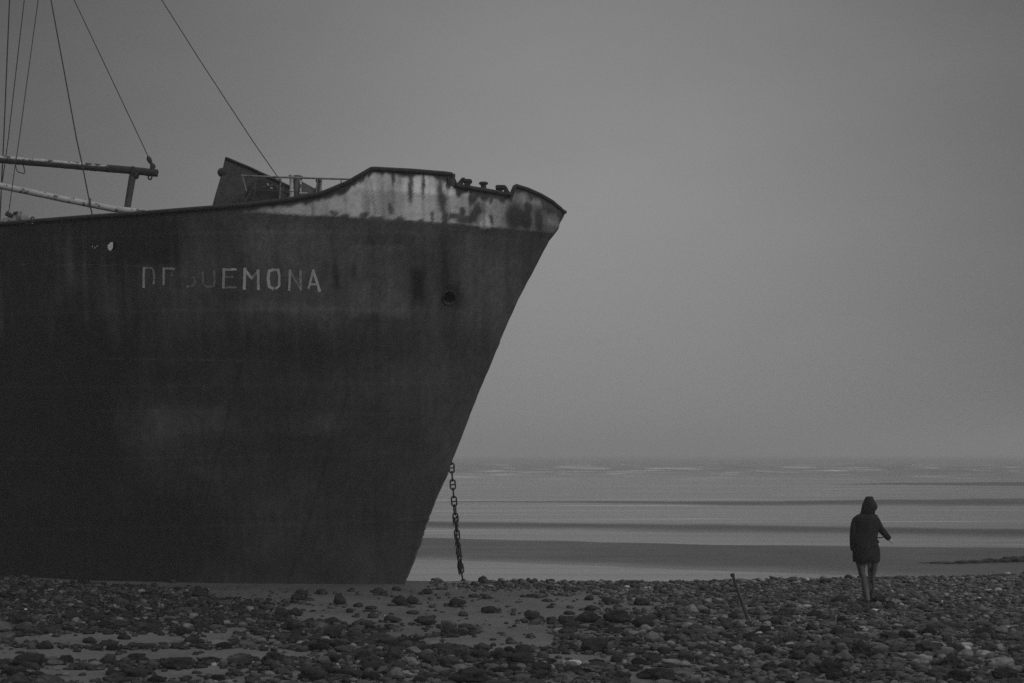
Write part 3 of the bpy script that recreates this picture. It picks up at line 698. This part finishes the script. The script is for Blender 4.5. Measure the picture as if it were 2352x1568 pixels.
for fx_, fy_, fd in ((570, 1350, -.02), (668, 1288, .34)):
    g = G(); g.add(*loft([(fx_-26, fx_+28, fy_-75, fd, .05), (fx_-26, fx_+28, fy_-45, fd, .055), (fx_-28, fx_+30, fy_-25, fd+.05, .1), (fx_-30, fx_+32, fy_-10, fd+.06, .13), (fx_-30, fx_+32, fy_+8, fd+.06, .135)], 20))
    g.v, g.f = g.v, g.f+[tuple(range(80, 100))]
    g.build('boot', M['boot'], per)

# ================================================================ stones
def ico(sub):
    bm = bmesh.new(); bmesh.ops.create_icosphere(bm, subdivisions=sub, radius=1)
    V = np.array([v.co[:] for v in bm.verts]); Fc = np.array([[v.index for v in f.verts] for f in bm.faces]); bm.free(); return V, Fc
ICO = {k: ico(k) for k in (2, 3, 4)}
def shape(sub, seed, rough, ang):
    V, Fc = ICO[sub]; r = np.random.default_rng(seed)
    W = V.copy()
    for _ in range(ang):                       # broken facets
        d = r.normal(size=3); d /= np.linalg.norm(d); c = r.uniform(.55, .85)
        ex = np.maximum(W@d-c, 0); W = W-ex[:, None]*d[None]*.85
    k = 1+rough*(fbm(V[:, 0]*1.3+seed, V[:, 1]*1.3, V[:, 2]*1.3+seed*.3, 3)-.5)*1.6+rough*.5*(fbm(V[:, 0]*4+seed, V[:, 1]*4, V[:, 2]*4, 2)-.5)
    return W*k[:, None]
PRO = {2: [shape(2, 100+i, .5, i % 6) for i in range(22)], 3: [shape(3, 200+i, .55, i % 6) for i in range(22)], 4: [shape(4, 300+i, .7, i % 5) for i in range(14)]}
def stone_verts(sub, idx, w, dth, h, rz, tx):
    V = PRO[sub][idx % len(PRO[sub])]*np.array([w/2, dth/2, h/2])
    c, s_ = math.cos(tx), math.sin(tx); V = V@np.array([[1, 0, 0], [0, c, s_], [0, -s_, c]])
    c, s_ = math.cos(rz), math.sin(rz); return V@np.array([[c, s_, 0], [-s_, c, 0], [0, 0, 1]])
PATCH = [(520, 1342, 430, 16), (800, 1366, 330, 26), (1000, 1402, 360, 26), (1180, 1378, 230, 20), (1470, 1390, 230, 9), (1170, 1461, 115, 30), (950, 1447, 80, 12), (250, 1467, 340, 9), (300, 1503, 420, 12), (250, 1546, 300, 13), (1340, 1516, 120, 10), (700, 1348, 300, 14),
         (1480, 1555, 50, 12), (1640, 1545, 50, 10), (560, 1452, 40, 5), (430, 1426, 40, 5), (900, 1515, 60, 6), (1900, 1560, 60, 6)]
def dens(X, Y):
    xd, yd = CX+F*X/Y, VH+F*H/Y
    xx = xd+(vn(X*1.3, Y*1.3, 4)-.5)*90; yy = yd+(vn(X*1.3, Y*1.3, 9)-.5)*14
    d = min(1.0, max(.45, (float(fbm(X*.7, Y*.45, 21, 3))-.33)*6))
    if xd < 640 and 1350 < yd < 1452 and yd > 1345+.06*xd: d = max(d, .9)
    for cx, cy, rx, ry in PATCH:
        e = math.hypot((xx-cx)/(rx*1.12), (yy-cy)/(ry*1.2)); d = min(d, max(.035, min(1, (e-.82)/.3)))
    if yd < 1352 and xd > 1150: d = max(d, .75)
    if xd > 1500: d = max(d, .6)
    return d
LMK = []   # single stones measured on the photo: x centre, y of the foot, width, height (px), tone
def lm2(ox, oy, lst):
    for cx, cy, w, h, *k in lst: LMK.append((ox+cx*.25, oy+(cy+h/2)*.25, w*.25, h*.25, k[0] if k else .035))
lm2(588, 1263, [(400, 435, 160, 90), (760, 455, 130, 110), (600, 410, 110, 50), (1120, 380, 110, 50), (1290, 365, 90, 40), (1310, 465, 140, 90), (1440, 460, 110, 80), (1570, 385, 110, 50), (1850, 480, 150, 80), (1990, 410, 90, 40), (2120, 415, 90, 45), (1040, 555, 100, 25), (1440, 565, 110, 40), (715, 650, 130, 60), (1010, 675, 150, 80), (1245, 640, 150, 55),
    (1550, 645, 200, 90), (1770, 740, 180, 100), (900, 770, 130, 60), (1130, 770, 150, 50), (690, 750, 160, 110), (235, 585, 110, 80), (365, 580, 120, 70), (920, 605, 70, 25), (1380, 860, 110, 40), (2070, 960, 200, 90), (2250, 960, 140, 90), (2150, 540, 140, 60), (1590, 1010, 150, 90), (1250, 980, 200, 120), (530, 1140, 260, 130), (1740, 1040, 120, 60), (1950, 1160, 300, 130), (870, 390, 70, 30), (90, 318, 80, 25), (170, 314, 70, 25), (1170, 418, 110, 35), (1690, 360, 90, 25), (340, 690, 140, 100), (1930, 690, 150, 60),
    (590, 1005, 190, 50, .13), (1180, 810, 200, 40, .12), (855, 800, 45, 25, .45), (910, 935, 50, 25, .4), (2165, 940, 60, 45, .4), (560, 712, 60, 25, .25), (2080, 720, 60, 30, .22), (800, 900, 180, 60, .08)])
lm2(1176, 1263, [(200, 590, 160, 90), (510, 640, 150, 90), (710, 610, 200, 110), (950, 610, 220, 120, .03), (1200, 650, 200, 110), (1190, 465, 140, 70), (890, 465, 140, 50), (730, 525, 130, 45), (320, 450, 100, 35), (200, 410, 150, 35), (470, 400, 120, 25), (740, 875, 230, 140, .024), (990, 700, 140, 50, .14), (100, 930, 140, 90), (960, 1000, 120, 60), (1400, 1140, 180, 110),
    (1970, 680, 140, 80, .05), (2040, 600, 110, 60), (280, 970, 120, 60, .08), (260, 1070, 180, 90), (560, 1100, 160, 80), (250, 1150, 200, 80), (1430, 800, 80, 50, .2), (605, 685, 35, 15, .4), (1035, 1018, 40, 30, .42), (1670, 930, 70, 40, .22), (490, 730, 140, 70, .06), (750, 1090, 160, 70, .09), (1430, 325, 90, 40), (1780, 345, 140, 40), (1560, 470, 130, 40), (1390, 590, 150, 70), (1940, 995, 40, 20, .38), (1340, 650, 60, 25, .25), (2165, 545, 40, 35, .28), (1300, 745, 120, 50)])
lm2(1764, 1263, [(1025, 440, 140, 80, .022), (670, 460, 140, 70), (160, 570, 190, 60), (400, 690, 120, 70, .03), (860, 910, 200, 110, .03), (1130, 785, 160, 70, .03), (560, 1080, 280, 100, .025), (1650, 905, 130, 60, .19), (410, 735, 80, 25, .24), (670, 975, 50, 40, .36), (290, 965, 140, 80), (800, 1085, 110, 25, .24), (1480, 880, 220, 90, .028), (2180, 1130, 220, 110, .025), (225, 810, 150, 60, .028), (930, 700, 100, 30, .17), (470, 575, 60, 25, .22), (1010, 630, 60, 30, .17), (2280, 600, 120, 50, .13),
    (1250, 650, 70, 40, .16), (1500, 345, 50, 25, .22), (2205, 427, 40, 15, .34), (180, 475, 60, 30, .22), (720, 385, 50, 30, .17), (1800, 1015, 90, 40, .17), (2070, 590, 80, 40, .15), (1090, 740, 130, 40, .13), (430, 790, 120, 60, .1), (60, 1140, 120, 40, .15), (660, 490, 60, 40, .12)])
lm2(0, 1263, [(1830, 435, 150, 70), (1110, 1030, 110, 40), (1200, 1110, 290, 70, .025), (2190, 1035, 220, 70), (1600, 1030, 260, 110, .028), (1670, 745, 150, 90, .028), (1370, 700, 170, 60), (1080, 700, 160, 60), (900, 630, 200, 60), (460, 775, 45, 20, .42), (1265, 962, 70, 15, .26), (1930, 1155, 120, 40, .22), (1665, 1058, 50, 20, .4), (1995, 745, 75, 40, .17), (1720, 865, 60, 40, .17), (100, 1110, 250, 90, .025), (330, 1130, 160, 60, .025),
    (2245, 515, 120, 50), (180, 1000, 150, 40, .03), (180, 932, 100, 25, .03), (1290, 870, 200, 50, .025), (225, 535, 70, 30, .15), (740, 525, 70, 30, .17), (1310, 505, 90, 40, .13), (1460, 523, 25, 20, .26), (1150, 440, 200, 40, .08), (980, 310, 90, 40), (1800, 520, 160, 50), (1590, 345, 70, 40), (250, 595, 50, 50, .025), (290, 232, 40, 15, .2), (1240, 765, 25, 18, .26)])
CR = []     # all stones: x, y, w, depth, h, tone, landmark?
for xd, yf, w, h, tn_ in LMK:
    Yb = H*F/(yf-VH); X = (xd-CX)/F*Yb; ww = w/F*Yb; hh = h/F*Yb*1.35
    CR.append([X, Yb+ww*.25, ww*1.05, ww*random.uniform(.65, 1.0), hh, (tn_ if tn_ < .05 else tn_*.8)*random.uniform(.5, .8), True])
for c in list(CR):                                   # smaller broken stones crowd round the dark rocks
    if c[5] < .05 and c[2] > .16:
        for _ in range(random.randint(2, 5)):
            a = random.uniform(0, 6.28); w = c[2]*random.uniform(.22, .5)
            CR.append([c[0]+math.cos(a)*c[2]*.62, c[1]+math.sin(a)*c[3]*.6-.02, w*1.15, w*random.uniform(.6, 1), w*random.uniform(.4, .75), c[5]*random.uniform(.8, 1.5), False])
cell = {}
def near_ok(X, Y, r):
    i, j = int(X//.25), int(Y//.25)
    for a in range(i-2, i+3):
        for b_ in range(j-2, j+3):
            for (x, y, r2) in cell.get((a, b_), ()):
                if (x-X)**2+(y-Y)**2 < (.80*(r+r2))**2: return False
    return True
def put(X, Y, r): cell.setdefault((int(X//.25), int(Y//.25)), []).append((X, Y, r))
for c in CR: put(c[0], c[1], (c[2]+c[3])*.24)
for cls, ntry, r0, r1 in ((0, 420, .10, .16), (1, 20000, .05, .10), (2, 60000, .024, .05)):
    for _ in range(ntry):
        Y = math.sqrt(random.uniform(13.5**2, 35.0**2)); X = random.uniform(-1, 1)*(.33*Y+1.2); r = (r0+(r1-r0)*random.random()**1.7)*(.72 if Y > 27.5 else .86 if Y > 24 else 1)
        yc = float(np.interp(X, [-3, 3, 7, 10, 14], [31.9, 31.9, 32.5, 33.7, 34.4]))
        if Y > yc+random.random()*.5: continue
        if X < -1.7 and Y > 30.3: continue
        if X > -8.3 and X < -1.5 and Y > 29.2+.5*random.random(): continue
        if abs(X-(-.95)) < .35 and Y > 31.2: continue
        if abs(X-3.33) < .09+r and 24.1 < Y < 24.7: continue
        if random.random() > dens(X, Y) or not near_ok(X, Y, r): continue
        put(X, Y, r); xd = CX+F*X/Y
        med = .018 if xd < 700 else .022 if xd < 1300 else .029
        if Y > 28: med *= 1.25
        tn_ = med*math.exp(random.gauss(0, .85)); q = random.random()
        if q < .022: tn_ = random.uniform(.09, .17)
        elif q < .024: tn_ = random.uniform(.22, .32)
        flat = random.choice([.4, .5, .6, .75])
        CR.append([X, Y, 2*r*random.uniform(.95, 1.25), 2*r*random.uniform(.75, 1.05), 2*r*flat, min(tn_, .45), False])
# low weedy rocks on the flat at the right (the dark line beyond the walker) are placed further below
CRn = np.array([[float(v) for v in c] for c in CR]); gz = ground_z(CRn[:, 0], CRn[:, 1])
xd, yd = proj(CRn[:, 0], CRn[:, 1], gz)
size = (CRn[:, 2]*F/CRn[:, 1])*(CRn[:, 4]*.8*F/CRn[:, 1])
inside = (xd > 5) & (xd < 2347) & (yd < 1566)
order = np.argsort(-np.where(inside, size, 0)); lead = set(order[:285].tolist()) | {i for i in range(len(LMK)) if inside[i] and CRn[i, 2]*F/CRn[i, 1] > 24}
lead = sorted(lead, key=lambda i: -size[i])[:300]; leadset = set(lead)
# -- the countless rest: one shingle object
VV, FF, TT, off = [], [], [], 0
for i, c in enumerate(CR):
    if i in leadset: continue
    pxw = c[2]*F/c[1]; sub = 3 if pxw > 34 else 2
    V = stone_verts(sub, random.randrange(99), c[2], c[3], c[4], random.uniform(0, 6.28) if not c[6] else random.uniform(-.3, .3), random.uniform(-.2, .2))
    V = V+np.array([c[0], c[1], gz[i]+c[4]*.16]); VV.append(V); FF.append(ICO[sub][1]+off); TT.append(np.full(len(V), c[5])); off += len(V)
o = mesh_np('shingle', np.concatenate(VV), np.concatenate(FF), M['stone'], None, {'tone': np.concatenate(TT)})
tag(o, 'wet grey cobbles strewn over the beach', 'shingle', kind='stuff')
# -- the largest stones, each a thing with a label of its own
COLS = [(0, 'at the hull\'s left end'), (180, 'below the hull\'s round hole'), (330, 'below the faint first letters'), (480, "below the name's middle"), (620, "below the name's last letters"), (760, 'just left of the stem foot'), (930, 'in line with the hanging chain'), (1110, 'below the overhanging bow tip'),
        (1330, 'well left of the stake'), (1560, 'just left of the stake'), (1720, 'just right of the stake'), (1850, "left of walker's legs"), (1990, "right of walker's legs"), (2130, 'well right of the walker')]
ROWS = [(0, 'on upper beach'), (1372, 'on upper middle beach'), (1412, 'on lower middle beach'), (1460, 'on lower beach'), (1510, 'at the front edge')]
def pick(tab, v): return [s for k, s in tab if v >= k][-1]
info = {}
for i in lead:
    c = CR[i]; foot = yd[i]; w = c[2]
    tw_ = 'white' if c[5] > .29 else 'pale grey' if c[5] > .105 else 'grey' if c[5] > .06 else 'dark grey' if c[5] > .04 else 'near-black'
    fl = c[4]/c[2]; sh = 'flat' if fl < .48 else 'humped' if fl > .78 else 'rounded'
    nm = 'boulder' if w > .42 else 'rock' if w > .25 else 'cobble'
    info[i] = (tw_, sh, nm, pick(ROWS, foot), pick(COLS, xd[i]))
byk = {}
for i, k in info.items(): byk.setdefault(k, []).append(i)
NUM = ['', '', 'two', 'three', 'four', 'five', 'six', 'seven', 'eight', 'nine']; ORD = ['', 'second', 'third', 'fourth', 'fifth', 'sixth', 'seventh', 'eighth']
for k, ids in byk.items():
    ids.sort(key=lambda i: xd[i]); tw_, sh, nm, row, col = k
    for r, i in enumerate(ids):
        if len(ids) == 1: lab = f'{tw_} {sh} {nm} {row} {col}'
        else:
            big = sorted(ids, key=lambda j: -size[j])
            lead_w = 'largest' if big[0] == i and len(ids) > 2 else 'smallest' if big[-1] == i and len(ids) > 2 else ('larger' if big[0] == i else 'smaller') if len(ids) == 2 else 'leftmost' if r == 0 else 'rightmost' if r == len(ids)-1 else f'{ORD[min(r, 7)]} from left'
            lab = f'{lead_w} {tw_} {sh} {nm} {row} {col}'
        c = CR[i]; pxw = c[2]*F/c[1]; sub = 4 if pxw > 40 else 3; weedy = c[5] < .042
        V = stone_verts(sub, random.randrange(99), c[2], c[3], c[4]*(1.0), random.uniform(-.35, .35), random.uniform(-.15, .15))
        if weedy: V = V*(1+.10*(fbm(V[:, 0]*26, V[:, 1]*26, V[:, 2]*26+i, 3)-.5))[:, None]
        if c[6]: V[:, 2] = np.where(V[:, 2] < 0, V[:, 2]*.5, V[:, 2])
        o = mesh_np(nm, V, ICO[sub][1], M['weedstone' if weedy else 'stone'], None, {'tone': np.full(len(V), c[5])}, loc=(c[0], c[1], float(gz[i])+c[4]*(.24 if c[6] else .14)))
        tag(o, lab, nm, 'loose stones on the beach')
# -- weed-covered rocks in a line on the flat, right of the walker
for x, w, h, y, lab in ((2122, 24, 2.5, 1293.5, 'low sliver of dark rock at the left end of the reef line'), (2175, 60, 5, 1294, 'long low dark rock second along the reef line on the wet flat'), (2212, 34, 10, 1294, 'small humped dark rock in the middle of the reef line'), (2240, 40, 10, 1293, 'dark rock with a notched top in the reef line on the flat'),
                        (2274, 34, 14, 1292, 'tallest dark rock of the reef line on the wet flat'), (2303, 36, 12, 1291, 'dark rock next to the tallest one in the reef line'), (2334, 46, 15, 1290, 'dark rock at the right edge of the frame in the reef line'), (2385, 70, 17, 1289, 'dark rock ending the reef line just beyond the right edge')):
    Yk = (H-ZW-.03)*F/(y-VH); c = at(x, y, Yk); ww, hh = w/F*Yk*1.25, h/F*Yk*1.45
    V = stone_verts(4, int(x), ww, ww*.7, hh, 0, 0); V = V*(1+.25*(fbm(V[:, 0]*5, V[:, 1]*5, V[:, 2]*5+x, 3)-.5))[:, None]
    o = mesh_np('reef_rock', V, ICO[4][1], M['reef'], None, None, loc=(c.x, c.y, float(ground_z(c.x, c.y))))
    tag(o, lab, 'rock', 'weedy rocks in a line on the tidal flat')
for x, y, w, lab in ((1215, 1323, 26, 'flat pebble on the wet flat beside the chain'), (1405, 1321, 20, 'tiny flat stone on the wet flat below the bow tip'), (1440, 1325, 26, 'low dark stone on the wet flat past the beach crest')):
    pass

# ================================================================ haze, sky, sun, camera
hz = G(); a_, b_ = (-2600, -60, -3.0), (2600, 4400, 19.5)
cs = [(x, y, z) for x in (a_[0], b_[0]) for y in (a_[1], b_[1]) for z in (a_[2], b_[2])]
hz.add(cs, [(0, 1, 3, 2), (4, 6, 7, 5), (0, 4, 5, 1), (2, 3, 7, 6), (0, 2, 6, 4), (1, 5, 7, 3)])
m = bpy.data.materials.new('sea_haze'); m.use_nodes = True; t = m.node_tree; t.nodes.remove(t.nodes['Principled BSDF'])
vol = t.nodes.new('ShaderNodeVolumePrincipled'); vol.inputs['Color'].default_value = (.68, .68, .68, 1); vol.inputs['Density'].default_value = .0016; vol.inputs['Anisotropy'].default_value = 0.0
t.links.new(vol.outputs[0], t.nodes['Material Output'].inputs['Volume'])
o = hz.build('haze', m, smooth=False); tag(o, 'pale sea fog over beach and water', 'haze', kind='stuff')

W = bpy.data.worlds.new('World'); S.world = W; W.use_nodes = True; t = W.node_tree; n = N(t)
SUN_EL, SUN_AZ = math.radians(22), math.atan2(.72, -.7)
bg = t.nodes['Background']
sky = n('ShaderNodeTexSky', sky_type='NISHITA', sun_disc=False, sun_elevation=SUN_EL, sun_rotation=SUN_AZ, dust_density=4.0)
bw = n('ShaderNodeRGBToBW', {0: sky.outputs[0]}).outputs[0]
dirv = n('ShaderNodeVectorMath', {0: n('ShaderNodeTexCoord').outputs['Generated']}, operation='NORMALIZE').outputs[0]
gd = Vector((math.sin(math.radians(2.5))*math.cos(math.radians(6)), math.cos(math.radians(2.5))*math.cos(math.radians(6)), math.sin(math.radians(6))))
dt = n('ShaderNodeVectorMath', {0: dirv, 1: gd}, operation='DOT_PRODUCT').outputs['Value']
glow = n.math('POWER', math.e, n.math('MULTIPLY', n.math('SUBTRACT', dt, 1.0), 1/(math.radians(11.2)**2)))
el = n('ShaderNodeSeparateXYZ', {0: dirv}).outputs[2]
zen = n.ramp(el, .32, .8)
cl = n.ramp(n.noise(n('ShaderNodeMapping', {'Vector': dirv, 'Scale': (1, 1, 2.5)}).outputs[0], 4, 4, .55), .3, .7, -.09, .09)
cloud = n.math('ADD', n.math('ADD', .45, n.math('MULTIPLY', glow, 2.2)), n.math('ADD', n.math('MULTIPLY', zen, 5.6), cl))
val = n.math('ADD', n.math('MULTIPLY', bw, .04), cloud)
t.links.new(n.grey(val), bg.inputs['Color']); bg.inputs['Strength'].default_value = .1
ld = bpy.data.lights.new('sun', 'SUN'); ld.energy = 1.15; ld.angle = math.radians(28); ld.color = (1, 1, 1)
lo = bpy.data.objects.new('sun', ld); COL.objects.link(lo)
sd_ = Vector((math.sin(SUN_AZ)*math.cos(SUN_EL), math.cos(SUN_AZ)*math.cos(SUN_EL), math.sin(SUN_EL)))
lo.rotation_euler = sd_.to_track_quat('Z', 'Y').to_euler()
cam = bpy.data.cameras.new('camera'); co = bpy.data.objects.new('camera', cam); COL.objects.link(co); S.camera = co
co.location = (0, 0, H); co.rotation_euler = (math.radians(90), 0, 0)
cam.sensor_width = 36; cam.lens = 60; cam.shift_y = 256/2352; cam.clip_start = .5; cam.clip_end = 9000
cam.dof.use_dof = True; cam.dof.focus_distance = 29.5; cam.dof.aperture_fstop = 4.0
S.view_settings.view_transform = 'Standard'; S.view_settings.look = 'None'; S.view_settings.exposure = 0; S.view_settings.gamma = 1
S.render.engine = 'CYCLES'
S.cycles.volume_bounces = 1; S.cycles.max_bounces = 6; S.cycles.use_denoising = False
S.render.filter_size = 1.9
print('stones', len(CR), 'lead', len(lead), 'dup labels', len(lead)-len({o['label'] for o in S.objects if o.get('group') == 'loose stones on the beach'}))
